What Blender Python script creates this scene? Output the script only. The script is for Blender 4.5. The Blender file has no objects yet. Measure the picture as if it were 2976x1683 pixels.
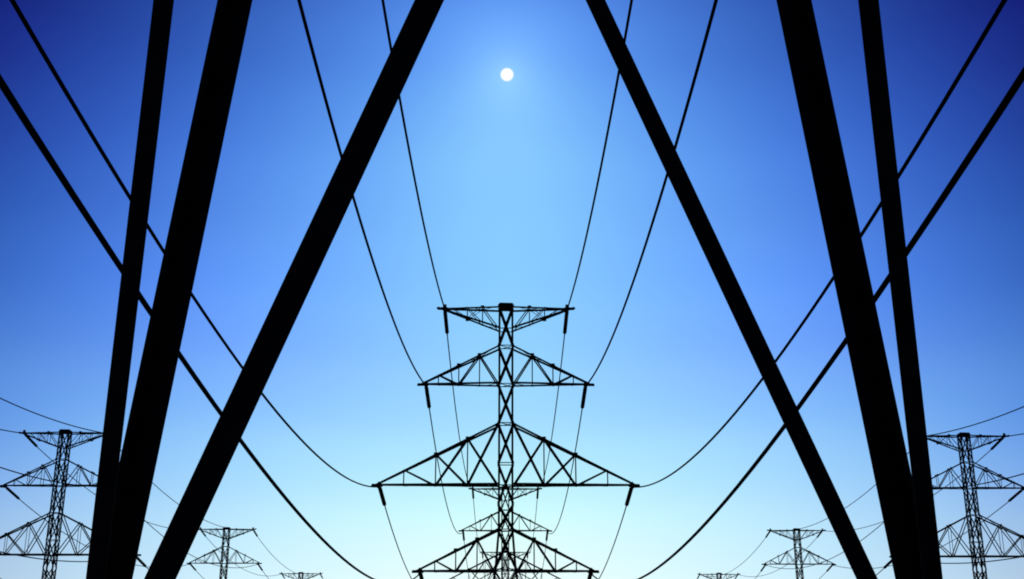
import bpy, math, random
from mathutils import Vector, Matrix
random.seed(4)
R = math.radians
sc = bpy.context.scene
col = sc.collection

# ---------------------------------------------------------------- camera
EYE = 1.1                        # camera height above the ground
cam_data = bpy.data.cameras.new('camera')
cam = bpy.data.objects.new('camera', cam_data)
col.objects.link(cam)
cam.location = (-0.07, 0.0, EYE)
cam.rotation_euler = (R(90 + 18.5), 0, R(-0.33))
cam_data.sensor_width = 36
cam_data.lens = 42.63
cam_data.clip_start = 0.05
cam_data.clip_end = 20000
sc.camera = cam

# ---------------------------------------------------------------- sun and sky
SUN_EL, SUN_AZ = R(28.55), R(0.066)       # azimuth measured from +Y towards +X
sun_dir = Vector((math.sin(SUN_AZ) * math.cos(SUN_EL), math.cos(SUN_AZ) * math.cos(SUN_EL), math.sin(SUN_EL)))
sd = bpy.data.lights.new('sun', 'SUN')
sd.energy = 3.0
sd.angle = R(0.5)
sd.color = (1.0, 0.95, 0.88)
so = bpy.data.objects.new('sun', sd)
col.objects.link(so)
so.rotation_euler = sun_dir.to_track_quat('Z', 'Y').to_euler()
so.location = (0, 0, 80)

world = bpy.data.worlds.new("World")
sc.world = world
world.use_nodes = True
nt = world.node_tree
nt.nodes.clear()
N, L = nt.nodes, nt.links


def mth(op, a, b=None, c=None, clamp=False):
    n = N.new('ShaderNodeMath')
    n.operation = op
    n.use_clamp = clamp
    for i, v in enumerate((a, b, c)):
        if v is None:
            continue
        if isinstance(v, (int, float)):
            n.inputs[i].default_value = v
        else:
            L.new(v, n.inputs[i])
    return n.outputs[0]


tc = N.new('ShaderNodeTexCoord')
nrm = N.new('ShaderNodeVectorMath'); nrm.operation = 'NORMALIZE'
L.new(tc.outputs['Generated'], nrm.inputs[0])
sep = N.new('ShaderNodeSeparateXYZ')
L.new(nrm.outputs[0], sep.inputs[0])
el = mth('MULTIPLY', mth('ARCSINE', sep.outputs['Z']), 180 / math.pi)
az = mth('MULTIPLY', mth('ARCTAN2', sep.outputs['X'], sep.outputs['Y']), 180 / math.pi)
elf = mth('DIVIDE', el, 40.0, clamp=True)
a = mth('DIVIDE', mth('SUBTRACT', az, 0.0), 24.0)
ab = mth('MULTIPLY', mth('SUBTRACT', mth('SQRT', mth('ADD', mth('MULTIPLY', a, a), 0.0144)), 0.12), 1.09)
b = mth('MINIMUM', ab, 1.12)
# quadratic blend of three azimuth columns at b = 0, .5, 1
w0 = mth('MULTIPLY', mth('SUBTRACT', 1.0, b), mth('SUBTRACT', 1.0, mth('MULTIPLY', b, 2.0)))
w1 = mth('MULTIPLY', mth('MULTIPLY', b, mth('SUBTRACT', 1.0, b)), 4.0)
w2 = mth('MULTIPLY', b, mth('SUBTRACT', mth('MULTIPLY', b, 2.0), 1.0))

SKY = [  # elevation in degrees, display colour
    [(0, 248, 262, 262), (5.1, 236, 262, 262), (8.4, 203, 251, 257), (11.7, 168, 225, 256), (15, 149, 212, 256), (18.5, 136, 204, 256), (22, 130, 199, 256), (25.3, 121, 189, 256), (28.5, 98, 164, 257), (31.9, 81, 142, 243), (38, 55, 105, 205)],
    [(0, 218, 241, 256), (5.0, 205, 239, 256), (8.4, 175, 223, 256), (11.7, 142, 199, 256), (15, 116, 171, 255), (18.0, 99, 157, 253), (21, 87, 144, 238), (24.5, 74, 130, 226), (28, 59, 110, 205), (31.2, 48, 93, 184), (38, 35, 68, 159)],
    [(0, 185, 205, 222), (4.7, 168, 191, 219), (7.7, 138, 177, 230), (10.8, 98, 149, 227), (14, 79, 131, 212), (17, 59, 108, 195), (20, 48, 93, 182), (23.2, 39, 75, 166), (26.3, 31, 58, 148), (29.3, 22, 41, 129), (38, 13, 23, 97)],
]
sums = None
for stops, w in zip(SKY, (w0, w1, w2)):
    r = N.new('ShaderNodeValToRGB')
    r.color_ramp.interpolation = 'CARDINAL'
    els = r.color_ramp.elements
    while len(els) > 1:
        els.remove(els[-1])
    for i, (e, cr, cg, cb) in enumerate(stops):
        s = els[0] if i == 0 else els.new(e / 40.0)
        s.position = e / 40.0
        s.color = (cr / 255, cg / 255, cb / 255, 1)
    L.new(elf, r.inputs[0])
    m = N.new('ShaderNodeVectorMath'); m.operation = 'SCALE'
    L.new(r.outputs[0], m.inputs[0]); L.new(w, m.inputs['Scale'])
    if sums is None:
        sums = m.outputs[0]
    else:
        ad = N.new('ShaderNodeVectorMath'); ad.operation = 'ADD'
        L.new(sums, ad.inputs[0]); L.new(m.outputs[0], ad.inputs[1])
        sums = ad.outputs[0]
# aureole round the sun
dt = N.new('ShaderNodeVectorMath'); dt.operation = 'DOT_PRODUCT'
L.new(nrm.outputs[0], dt.inputs[0]); dt.inputs[1].default_value = sun_dir
ang = mth('MULTIPLY', mth('ARCCOSINE', mth('MINIMUM', dt.outputs['Value'], 1.0)), 180 / math.pi)
glow = mth('POWER', 2.718, mth('MULTIPLY', ang, -1 / 2.2))
gc = N.new('ShaderNodeVectorMath'); gc.operation = 'SCALE'
gc.inputs[0].default_value = (0.19, 0.18, 0.02)
L.new(glow, gc.inputs['Scale'])
ad = N.new('ShaderNodeVectorMath'); ad.operation = 'ADD'
L.new(sums, ad.inputs[0]); L.new(gc.outputs[0], ad.inputs[1])
gm = N.new('ShaderNodeGamma'); gm.inputs['Gamma'].default_value = 2.25
L.new(ad.outputs[0], gm.inputs['Color'])
# the disc of the sun itself
disc = mth('SUBTRACT', 1.0, mth('DIVIDE', mth('SUBTRACT', ang, 0.235), 0.10), clamp=True)
mixc = N.new('ShaderNodeMix'); mixc.data_type = 'RGBA'
L.new(disc, mixc.inputs['Factor'])
L.new(gm.outputs[0], mixc.inputs['A']); mixc.inputs['B'].default_value = (1.15, 1.15, 1.12, 1)
bg1 = N.new('ShaderNodeBackground'); L.new(mixc.outputs['Result'], bg1.inputs['Color']); bg1.inputs['Strength'].default_value = 1.0
sky = N.new('ShaderNodeTexSky'); sky.sky_type = 'NISHITA'; sky.sun_disc = False
sky.sun_elevation = SUN_EL; sky.sun_rotation = SUN_AZ
bg2 = N.new('ShaderNodeBackground'); L.new(sky.outputs[0], bg2.inputs['Color']); bg2.inputs['Strength'].default_value = 0.05
mx = N.new('ShaderNodeMixShader'); mx.inputs[0].default_value = 0.02
L.new(bg1.outputs[0], mx.inputs[1]); L.new(bg2.outputs[0], mx.inputs[2])
wo = N.new('ShaderNodeOutputWorld'); L.new(mx.outputs[0], wo.inputs['Surface'])

sc.view_settings.view_transform = 'Standard'
sc.view_settings.look = 'None'
sc.view_settings.exposure = 0
sc.view_settings.gamma = 1
sc.cycles.filter_width = 1.9

# ---------------------------------------------------------------- materials


def material(name, c1, c2, scale, rough, bump=0.0, metal=0.0, spec=0.3):
    m = bpy.data.materials.new(name)
    m.use_nodes = True
    t = m.node_tree
    p = t.nodes['Principled BSDF']
    p.inputs['Roughness'].default_value = rough
    p.inputs['Metallic'].default_value = metal
    p.inputs['Specular IOR Level'].default_value = spec
    co = t.nodes.new('ShaderNodeTexCoord')
    no = t.nodes.new('ShaderNodeTexNoise')
    no.inputs['Scale'].default_value = scale
    no.inputs['Detail'].default_value = 6
    t.links.new(co.outputs['Object'], no.inputs['Vector'])
    r = t.nodes.new('ShaderNodeValToRGB')
    r.color_ramp.elements[0].position = 0.35
    r.color_ramp.elements[1].position = 0.68
    r.color_ramp.elements[0].color = (*c1, 1)
    r.color_ramp.elements[1].color = (*c2, 1)
    t.links.new(no.outputs[0], r.inputs[0])
    t.links.new(r.outputs[0], p.inputs['Base Color'])
    if bump:
        bn = t.nodes.new('ShaderNodeBump')
        bn.inputs['Strength'].default_value = bump
        t.links.new(no.outputs[0], bn.inputs['Height'])
        t.links.new(bn.outputs[0], p.inputs['Normal'])
    return m


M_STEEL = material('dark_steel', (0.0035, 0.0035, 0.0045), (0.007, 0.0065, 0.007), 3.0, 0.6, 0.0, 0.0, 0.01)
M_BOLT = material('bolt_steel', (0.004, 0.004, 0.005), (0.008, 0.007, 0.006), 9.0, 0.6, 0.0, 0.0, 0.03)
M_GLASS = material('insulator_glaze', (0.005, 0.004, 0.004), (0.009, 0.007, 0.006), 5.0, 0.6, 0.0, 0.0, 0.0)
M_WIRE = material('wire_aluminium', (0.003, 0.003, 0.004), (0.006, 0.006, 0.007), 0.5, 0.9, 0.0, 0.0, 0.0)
M_CONC = material('concrete', (0.22, 0.21, 0.19), (0.34, 0.33, 0.30), 6.0, 0.9, 0.3)
M_GROUND = material('dry_grass_ground', (0.05, 0.06, 0.025), (0.13, 0.115, 0.06), 0.35, 1.0, 0.4)

# ---------------------------------------------------------------- mesh helpers


class MB:
    def __init__(self):
        self.v, self.f = [], []

    def prism(self, ring0, ring1):
        n = len(ring0); o = len(self.v)
        self.v += [tuple(p) for p in ring0] + [tuple(p) for p in ring1]
        for i in range(n):
            j = (i + 1) % n
            self.f.append((o + i, o + j, o + n + j, o + n + i))
        self.f.append(tuple(o + i for i in reversed(range(n))))
        self.f.append(tuple(o + n + i for i in range(n)))

    def bar(self, p, q, w, t, up=(0, 0, 1)):
        """rectangular bar; w along `up` made perpendicular, t across"""
        p, q = Vector(p), Vector(q)
        d = (q - p).normalized()
        u = Vector(up); u = u - d * u.dot(d)
        if u.length < 1e-4:
            u = Vector((1, 0, 0)); u = u - d * u.dot(d)
        u.normalize(); s = d.cross(u)
        rg = [u * (w / 2) + s * (t / 2), -u * (w / 2) + s * (t / 2), -u * (w / 2) - s * (t / 2), u * (w / 2) - s * (t / 2)]
        self.prism([p + r for r in rg], [q + r for r in rg])

    def angle(self, p, q, n1, n2, a, b, t):
        """rolled steel angle: heel on the line p-q, flange a along n1, flange b along n2"""
        p, q = Vector(p), Vector(q)
        d = (q - p).normalized()
        u = Vector(n1); u = (u - d * u.dot(d)).normalized()
        v = Vector(n2); v = (v - d * v.dot(d)); v = (v - u * v.dot(u)).normalized()
        pr = [(0, 0), (a, 0), (a, t), (t, t), (t, b), (0, b)]
        rg = [u * x + v * y for x, y in pr]
        if u.cross(v).dot(d) > 0:
            rg.reverse()
        rg = rg[::-1]
        self.prism([p + r for r in rg], [q + r for r in rg])

    def tube(self, pts, r, n=8):
        o = len(self.v); k = len(pts)
        for i, p in enumerate(pts):
            d = (pts[min(i + 1, k - 1)] - pts[max(i - 1, 0)]).normalized()
            u = Vector((0, 0, 1)) if abs(d.z) < .9 else Vector((1, 0, 0))
            u = (u - d * u.dot(d)).normalized(); s = d.cross(u)
            rr = r[i] if isinstance(r, (list, tuple)) else r
            for j in range(n):
                an = 2 * math.pi * j / n
                self.v.append(tuple(p + (u * math.cos(an) + s * math.sin(an)) * rr))
        for i in range(k - 1):
            for j in range(n):
                j2 = (j + 1) % n
                self.f.append((o + i * n + j, o + i * n + j2, o + (i + 1) * n + j2, o + (i + 1) * n + j))
        self.f.append(tuple(o + j for j in reversed(range(n))))
        self.f.append(tuple(o + (k - 1) * n + j for j in range(n)))

    def build(self, name, mat, parent=None, smooth=False):
        me = bpy.data.meshes.new(name)
        me.from_pydata(self.v, [], self.f)
        me.materials.append(mat)
        if smooth:
            me.polygons.foreach_set('use_smooth', [True] * len(me.polygons))
        me.update()
        o = bpy.data.objects.new(name, me)
        col.objects.link(o)
        o.parent = parent
        return o


def tag(o, label, cat, group=None, kind=None):
    if label: o['label'] = label
    if cat: o['category'] = cat
    if group: o['group'] = group
    if kind: o['kind'] = kind


# ---------------------------------------------------------------- ground
g = MB()
NG = 40
S = 9000.0


def gz(x, y):
    return 0.0


g.v = [(-S, -S, 0), (S, -S, 0), (S, S, 0), (-S, S, 0)]
g.f = [(0, 1, 2, 3)]
ground = g.build('ground', M_GROUND)
tag(ground, 'flat dry grass field under the power lines', None, None, 'structure')

# ---------------------------------------------------------------- lattice pylon
Z_TOP = 40 + EYE
Z_FOOT = 0.67
K = 0.1635


def E(z):            # height above eye -> height above ground
    return z + EYE


Z_WAIST = E(12.0)
HW_FOOT = 3.16


def half(z):
    """half width of the square body at height z"""
    if z <= Z_WAIST:
        return HW_FOOT - K * (z - Z_FOOT)
    hw = HW_FOOT - K * (Z_WAIST - Z_FOOT)
    z2 = E(16.0)
    if z <= z2:
        return hw + (0.80 - hw) * (z - Z_WAIST) / (z2 - Z_WAIST)
    return 0.80


LEVELS = [E(12.0), E(16.0), E(18.6), E(22.8), E(27.0), E(31.2), E(35.4), Z_TOP]
LEG_LEVELS = [Z_FOOT, E(6.5), E(12.0)]

# cross arms: bottom z, top z at body, tip half length, chord node fractions, attach x
ARMS = [
    dict(zb=E(37.3), zt=E(39.75), tip=7.45, att=6.62, inv=True, nodes=(.34, .56, .78)),
    dict(zb=E(31.2), zt=E(35.4), tip=9.36, att=8.45, inv=False, nodes=(.30, .535, .765)),
    dict(zb=E(20.5), zt=E(27.0), tip=13.84, att=13.02, inv=False, nodes=(.2875, .525, .7625)),
    dict(zb=E(11.8), zt=E(16.1), tip=9.43, att=8.60, inv=False, nodes=(.307, .536, .76)),
]
STR_BACK, STR_FRONT = 6.2, 2.0


def corner(sx, sy, z):
    h = half(z)
    return Vector((sx * h, sy * h, z))


def make_pylon():
    root = bpy.data.objects.new('lattice_pylon', None)
    col.objects.link(root)
    # footings
    for sx in (-1, 1):
        for sy in (-1, 1):
            m = MB()
            cx = sx * 3.1; cy = sy * 3.1
            for (r0, r1, z0, z1) in ((.62, .52, -.02, .34), (.34, .27, .34, .62)):
                q = [(-1, -1), (1, -1), (1, 1), (-1, 1)]
                m.prism([(cx + a * r0, cy + b_ * r0, z0) for a, b_ in q], [(cx + a * r1, cy + b_ * r1, z1) for a, b_ in q])
            m.build('footing', M_CONC, root)
    # legs: angle sections, heel on the outer corner
    for sx in (-1, 1):
        for sy in (-1, 1):
            m = MB()
            zs = [Z_FOOT - .1, Z_WAIST, E(16.0), Z_TOP]
            ws = [.205, .21, .21]
            for i in range(3):
                m.angle(corner(sx, sy, zs[i]), corner(sx, sy, zs[i + 1]), (-sx, 0, 0), (0, -sy, 0), ws[i], ws[i], .018)
            # splice plates and step bolts
            c = corner(sx, sy, Z_FOOT)
            m.bar(c + Vector((-sx * .1, -sy * .1, -.12)), c + Vector((-sx * .1, -sy * .1, -.03)), .4, .4, (1, 0, 0))
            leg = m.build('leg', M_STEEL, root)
            if sx > 0 and sy < 0:
                n = 0
                z = 3.4
                while z < Z_WAIST:
                    p = corner(sx, sy, z)
                    d = Vector((sx, 0, 0)) if n % 2 else Vector((0, sy, 0))
                    bm_ = MB()
                    bm_.tube([Vector((0, 0, 0)) - d * .02, d * .15], .009, 6)
                    bo = bm_.build('step_bolt', M_BOLT, leg)
                    bo.location = p
                    n += 1
                    z += .45
    # body faces
    faces = [((1, 0), (0, 1)), ((1, 0), (0, -1)), ((0, 1), (1, 0)), ((0, 1), (-1, 0))]
    br = MB()
    for (ax, nr) in faces:
        def P(s, z, off=0.0):
            h = half(z)
            return Vector((ax[0] * s * h + nr[0] * (h - off), ax[1] * s * h + nr[1] * (h - off), z))
        nv = Vector((nr[0], nr[1], 0)); av = Vector((ax[0], ax[1], 0))
        for i in range(len(LEVELS) - 1):
            z0, z1 = LEVELS[i], LEVELS[i + 1]
            br.bar(P(-1, z0, .035), P(1, z1, .035), .19, .02, av)
            br.bar(P(1, z0, .06), P(-1, z1, .06), .19, .02, av)
        if nr[0] != 0:
            zz = [E(12.0) + (Z_TOP - E(12.0)) * i / 17 for i in range(18)]
            for i in range(17):
                br.bar(P(-.98, zz[i], .11), P(.98, zz[i + 1], .11), .15, .02, av)
                br.bar(P(.98, zz[i], .135), P(-.98, zz[i + 1], .135), .15, .02, av)
        for z in (E(12.0), E(16.0), E(20.5), E(22.8), E(27.0), E(31.2), E(35.4), E(37.3)):
            br.bar(P(-.97, z, .085), P(.97, z, .085), .10, .02)
        # leg panel above the first cross tie
        z0, z1 = LEG_LEVELS[1], LEG_LEVELS[2]
        br.bar(P(-1, z0 + .05, .04), P(1, z1, .04), .12, .02, av)
        br.bar(P(1, z0 + .05, .065), P(-1, z1, .065), .12, .02, av)
        br.bar(P(-.98, z0, .09), P(.98, z0, .09), .12, .03)
    for z in (E(35.4), E(31.2), E(27.0), E(20.5), E(12.0), E(6.5)):   # plan bracing
        br.bar(corner(-1, -1, z) * 1, corner(1, 1, z), .06, .05)
        br.bar(corner(1, -1, z - .08), corner(-1, 1, z - .08), .06, .05)
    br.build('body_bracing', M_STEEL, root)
    # big leg braces, the ones seen close by
    for (ax, nr) in faces:
        nv = Vector((nr[0], nr[1], 0)); av = Vector((ax[0], ax[1], 0))
        for s in (-1, 1):
            m = MB()
            transverse = nr[1] != 0
            zf = Z_FOOT + .02
            zt = E(6.62) if transverse else E(6.4)
            hf = half(zf); ht = half(zt)
            foot = av * (s * (hf - ((.08 if s < 0 else .03) if transverse else 0.0))) + nv * (hf - (.05 if transverse else .038)) + Vector((0, 0, zf))
            apex = av * (s * .02) + nv * (ht - (.05 if transverse else .038)) + Vector((0, 0, zt))
            dirv = (apex - foot).normalized()
            if transverse:
                w = BRACE_W[s]
                inpl = nv.cross(dirv)
                if inpl.z < 0: inpl = -inpl
                so_ = BRACE_OFF[s] + w / 2
                m.angle(foot + inpl * so_, apex + inpl * so_, -inpl, nv, w, w * .7, .014)
            else:
                w = .215
                inpl = nv.cross(dirv)
                if inpl.z < 0: inpl = -inpl
                m.angle(foot - inpl * (w / 2 + .045), apex - inpl * (w / 2 + .045), inpl, -nv, w, w * .6, .012)
            m.build('leg_brace', M_STEEL, root)
    # top plate box
    m = MB()
    h = .80
    z = Z_TOP
    for sgn in (-1, 1):
        m.bar((-.73, sgn * .70, z - .1), (.73, sgn * .70, z - .13), .54, .03)
        m.bar((sgn * .715, -.68, z - .1), (sgn * .715, .68, z - .13), .54, .03)
    m.bar((-.69, 0, z + .11), (.69, 0, z + .11), .03, 1.36)
    m.build('top_plate', M_STEEL, root)
    # arms
    sp = insulator_mesh(STR_BACK, 30, .22)
    sf = insulator_mesh(STR_FRONT, 7, .15)
    for ar in ARMS:
        for sx in (-1, 1):
            make_arm(ar, sx, root)
            za = (ar['zt'] if ar['inv'] else ar['zb']) - .12
            for sy, me, ln in ((1, sp, STR_BACK), (-1, sf, STR_FRONT)):
                o = bpy.data.objects.new('insulator_string', me)
                col.objects.link(o)
                o.parent = root
                o.location = (sx * ar['att'], sy * .12, za)
                d = Vector((0, sy, -SLOPE))
                o.rotation_euler = d.to_track_quat('Z', 'Y').to_euler()
    return root


BRACE_W = {-1: .21, 1: .14}
BRACE_OFF = {-1: -.01, 1: -.055}
SLOPE = 0.166


def insulator_mesh(length, n, r):
    m = MB()
    m.tube([Vector((0, 0, 0)), Vector((0, 0, length))], .035, 8)
    m.tube([Vector((0, 0, 0)), Vector((0, 0, .3))], .09, 8)
    m.tube([Vector((0, 0, length - .35)), Vector((0, 0, length))], [.13, .08], 8)
    z0, z1 = .45, length - .45
    pts, rr = [], []
    for i in range(n):
        z = z0 + (z1 - z0) * i / n
        s = (z1 - z0) / n
        pts += [Vector((0, 0, z)), Vector((0, 0, z + s * .25)), Vector((0, 0, z + s * .7)), Vector((0, 0, z + s * .8))]
        rr += [.07, r, r * .85, .07]
    m.tube(pts, rr, 12)
    me_o = m.build('insulator_string', M_GLASS)
    me = me_o.data
    bpy.data.objects.remove(me_o)
    return me


def make_arm(ar, sx, root):
    m = MB()
    zt, zb, tip = ar['zt'], ar['zb'], ar['tip']
    ztip = zt if ar['inv'] else zb
    big = tip > 12
    ch = .21 if big else .19
    f0 = half(zb) / tip
    fr = list(ar['nodes'])
    hb, ht = half(zb), half(zt)

    def top(f, sy):       # point on the upper chord
        x0 = half(zt)
        x = f * tip
        t = max(0, min(1, (x - x0) / (tip - x0)))
        return Vector((sx * x, sy * (ht * (1 - t) + .04 * t), zt + (ztip - zt) * t))

    def bot(f, sy):
        x0 = half(zb)
        x = f * tip
        t = max(0, min(1, (x - x0) / (tip - x0)))
        return Vector((sx * x, sy * (hb * (1 - t) + .04 * t), zb + (ztip - zb) * t))
    ft, fb = ht / tip, hb / tip
    for sy in (-1, 1):
        m.angle(bot(fb, sy), bot(1.0, sy), (0, 0, 1), (0, -sy, 0), ch, ch * .8, .02)
        m.angle(top(ft, sy), top(.99, sy), (0, 0, -1), (0, -sy, 0), ch, ch * .8, .02)
        D, V = (.16, .09) if big else (.15, .09)
        y = (0, 1, 0)

        def web(p, q, w):
            p = p + Vector((0, -sy * .03, 0)); q = q + Vector((0, -sy * .03, 0))
            n = (q - p).cross(Vector((0, 1, 0)))
            m.bar(p, q, w, .02, n)
        A, B, C = fr
        if ar['inv']:
            web(bot(fb, sy), top(A, sy), .11)
            web(top(A, sy), bot(A, sy), V)
            web(bot(A, sy), top(B, sy), .08)
            web(top(B, sy), bot(B, sy), V)
            web(bot(B, sy), top(C, sy), .07)
            web(top(A, sy), bot(B, sy), .06)
        else:
            if big:
                web(top(ft, sy), bot(A, sy), D)
                web(top(B, sy), bot(A, sy), D)
            web(bot(fb, sy), top(A, sy), D)
            web(top(A, sy), bot(B, sy), D)
            web(bot(B, sy), top(C, sy), D * .9)
            for f in (A, B, C):
                web(top(f, sy), bot(f, sy), V)
        # gussets
        for f, fn in ((A, top), (B, top if not ar['inv'] else bot)):
            p = fn(f, sy)
            m.bar(p + Vector((-.2, 0, 0)), p + Vector((.2, 0, 0)), .26, .03)
    # plan lacing between the two side frames
    fs = [fb] + fr + [1.0]
    for fn in (top, bot):
        for i in range(len(fs) - 1):
            a_, b_ = fs[i], fs[i + 1]
            s = 1 if i % 2 else -1
            if i < 3:
                m.bar(fn(a_, s), fn(b_, -s), .05, .05)
                m.bar(fn(b_, 1), fn(b_, -1), .05, .05)
    # tip: solid nose plate and hanger plates
    tp = Vector((sx * tip, 0, ztip))
    m.bar(tp - Vector((sx * 1.15, 0, 0)), tp + Vector((sx * .05, 0, 0)), .2, .10)
    at = Vector((sx * ar['att'], 0, ztip))
    m.bar(at + Vector((0, 0, -.28)), at + Vector((0, 0, .42)), .36, .16, (1, 0, 0))
    m.bar(at + Vector((0, -.3, -.12)), at + Vector((0, .3, -.12)), .22, .08, (0, 0, 1))
    o = m.build('cross_arm', M_STEEL, root)
    return o


proto = make_pylon()
kids = [(o, list(o.children)) for o in proto.children]


def place(first, loc, label, group='lattice pylons carrying the power lines'):
    if first:
        r = proto
    else:
        r = proto.copy(); col.objects.link(r)
        for ch, subs in kids:
            c = ch.copy(); col.objects.link(c); c.parent = r
            for s_ in subs:
                d = s_.copy(); col.objects.link(d); d.parent = c
    r.location = loc
    tag(r, label, 'pylon', group)
    return r


XL, XR = -70.2, 73.95
LINES = {
    'centre': [(0.0, 6.0), (0, 125.2), (0, 246.0), (0, 361.0), (0, 478.0)],
    'left': [(XL, 73.0), (XL, 191.2), (XL, 309.5), (XL, 427.0), (XL, 545.0)],
    'right': [(XR, 74.5), (XR, 192.8), (XR, 311.0), (XR, 428.5), (XR, 546.0)],
}
PL = {
    ('centre', 0): 'nearest steel pylon, its huge black legs and braces framing the picture on both sides',
    ('centre', 1): 'black lattice pylon in the middle with four wide arms, largest one seen whole',
    ('centre', 2): 'lattice pylon directly behind the middle pylon, showing under its widest arm',
    ('centre', 3): 'third and farthest lattice pylon lined up behind the middle pylon',
    ('left', 1): 'lattice pylon at the left edge, outside the nearest black leg',
    ('left', 2): 'small lattice pylon between the left black brace and the middle pylon',
    ('left', 3): 'tiny lattice pylon top at the bottom edge, left of the middle pylon',
    ('right', 1): 'lattice pylon at the right edge, outside the nearest black leg',
    ('right', 2): 'small lattice pylon between the middle pylon and the right black brace',
    ('right', 3): 'tiny lattice pylon top at the bottom edge, right of the middle pylon',
    ('left', 0): 'steel pylon beyond the left edge of the view, first of its line',
    ('right', 0): 'steel pylon beyond the right edge of the view, first of its line',
    ('centre', 4): 'farthest pylon of the middle line, hidden below the view',
    ('left', 4): 'farthest pylon of the left line, hidden below the view',
    ('right', 4): 'farthest pylon of the right line, hidden below the view',
}
first = True
for line in ('centre', 'left', 'right'):
    for i, (x, y) in enumerate(LINES[line]):
        place(first, (x, y, 0), PL[(line, i)])
        first = False

# ---------------------------------------------------------------- conductors
rot = cam.rotation_euler.to_matrix().transposed()
camv = Vector(cam.location)
FX = 42.63 / 36.0


def in_view(p, mg=1.03):
    q = rot @ (Vector(p) - camv)
    if q.z > -0.1: return False
    return abs(q.x / -q.z * FX) < .5 * mg and abs(q.y / -q.z * FX) < .5 * mg * 579 / 1024


TIER = ['top', 'second', 'widest', 'lowest']
WHERE = {
    ('centre', 0): 'overhead wire from nearest pylon to middle pylon, %s end of %s arm',
    ('centre', 1): 'wire running behind the middle pylon from %s end of its %s arm',
    ('centre', 2): 'wire from second to third middle pylon, %s end of %s arm',
    ('centre', 3): 'wire leaving farthest middle pylon, %s end of its %s arm',
}
for sd_ in ('left', 'right'):
    WHERE[(sd_, 0)] = 'wire coming in at ' + sd_ + ' picture edge to %s end of %s arm'
    WHERE[(sd_, 1)] = 'wire from ' + sd_ + ' edge pylon to small one, %s end of %s arm'
    WHERE[(sd_, 2)] = 'wire from small ' + sd_ + ' pylon to tiny one, %s end of %s arm'
    WHERE[(sd_, 3)] = 'wire leaving tiny ' + sd_ + ' pylon, %s end of its %s arm'
WR = .067
for line in ('centre', 'left', 'right'):
    pts = LINES[line]
    for i in range(4):
        (x0, y0), (x1, y1) = pts[i], pts[i + 1]
        for k, ar in enumerate(ARMS):
            za = (ar['zt'] if ar['inv'] else ar['zb']) - .12
            sag0 = (4.6, 5.1, 5.15, 4.8)[k]
            for sx in (-1, 1):
                cs = 1 / math.hypot(1, SLOPE)
                A = Vector((x0 + sx * ar['att'], y0 + .12 + STR_BACK * cs - .1, za - STR_BACK * cs * SLOPE))
                B = Vector((x1 + sx * ar['att'], y1 - .12 - STR_FRONT * cs + .05, za - STR_FRONT * cs * SLOPE))
                Lw = y1 - y0
                sg = sag0 * ((Lw - 8.2) / Lw) ** 2 * (Lw / 119.0) ** 2
                n = 44
                P = []
                for j in range(n + 1):
                    t = j / n
                    p = A.lerp(B, t); p.z -= 4 * sg * t * (1 - t)
                    P.append(p)
                if not any(in_view(p) for p in P):
                    continue
                w = MB()
                w.tube([p - A for p in P], WR * (1.18 if k < 2 and i == 0 else 1.0), 8)
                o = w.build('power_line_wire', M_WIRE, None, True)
                o.location = A
                side = 'left' if sx < 0 else 'right'
                tag(o, WHERE[(line, i)] % (side, TIER[k]),
                    'wire', 'wires strung between the pylons')
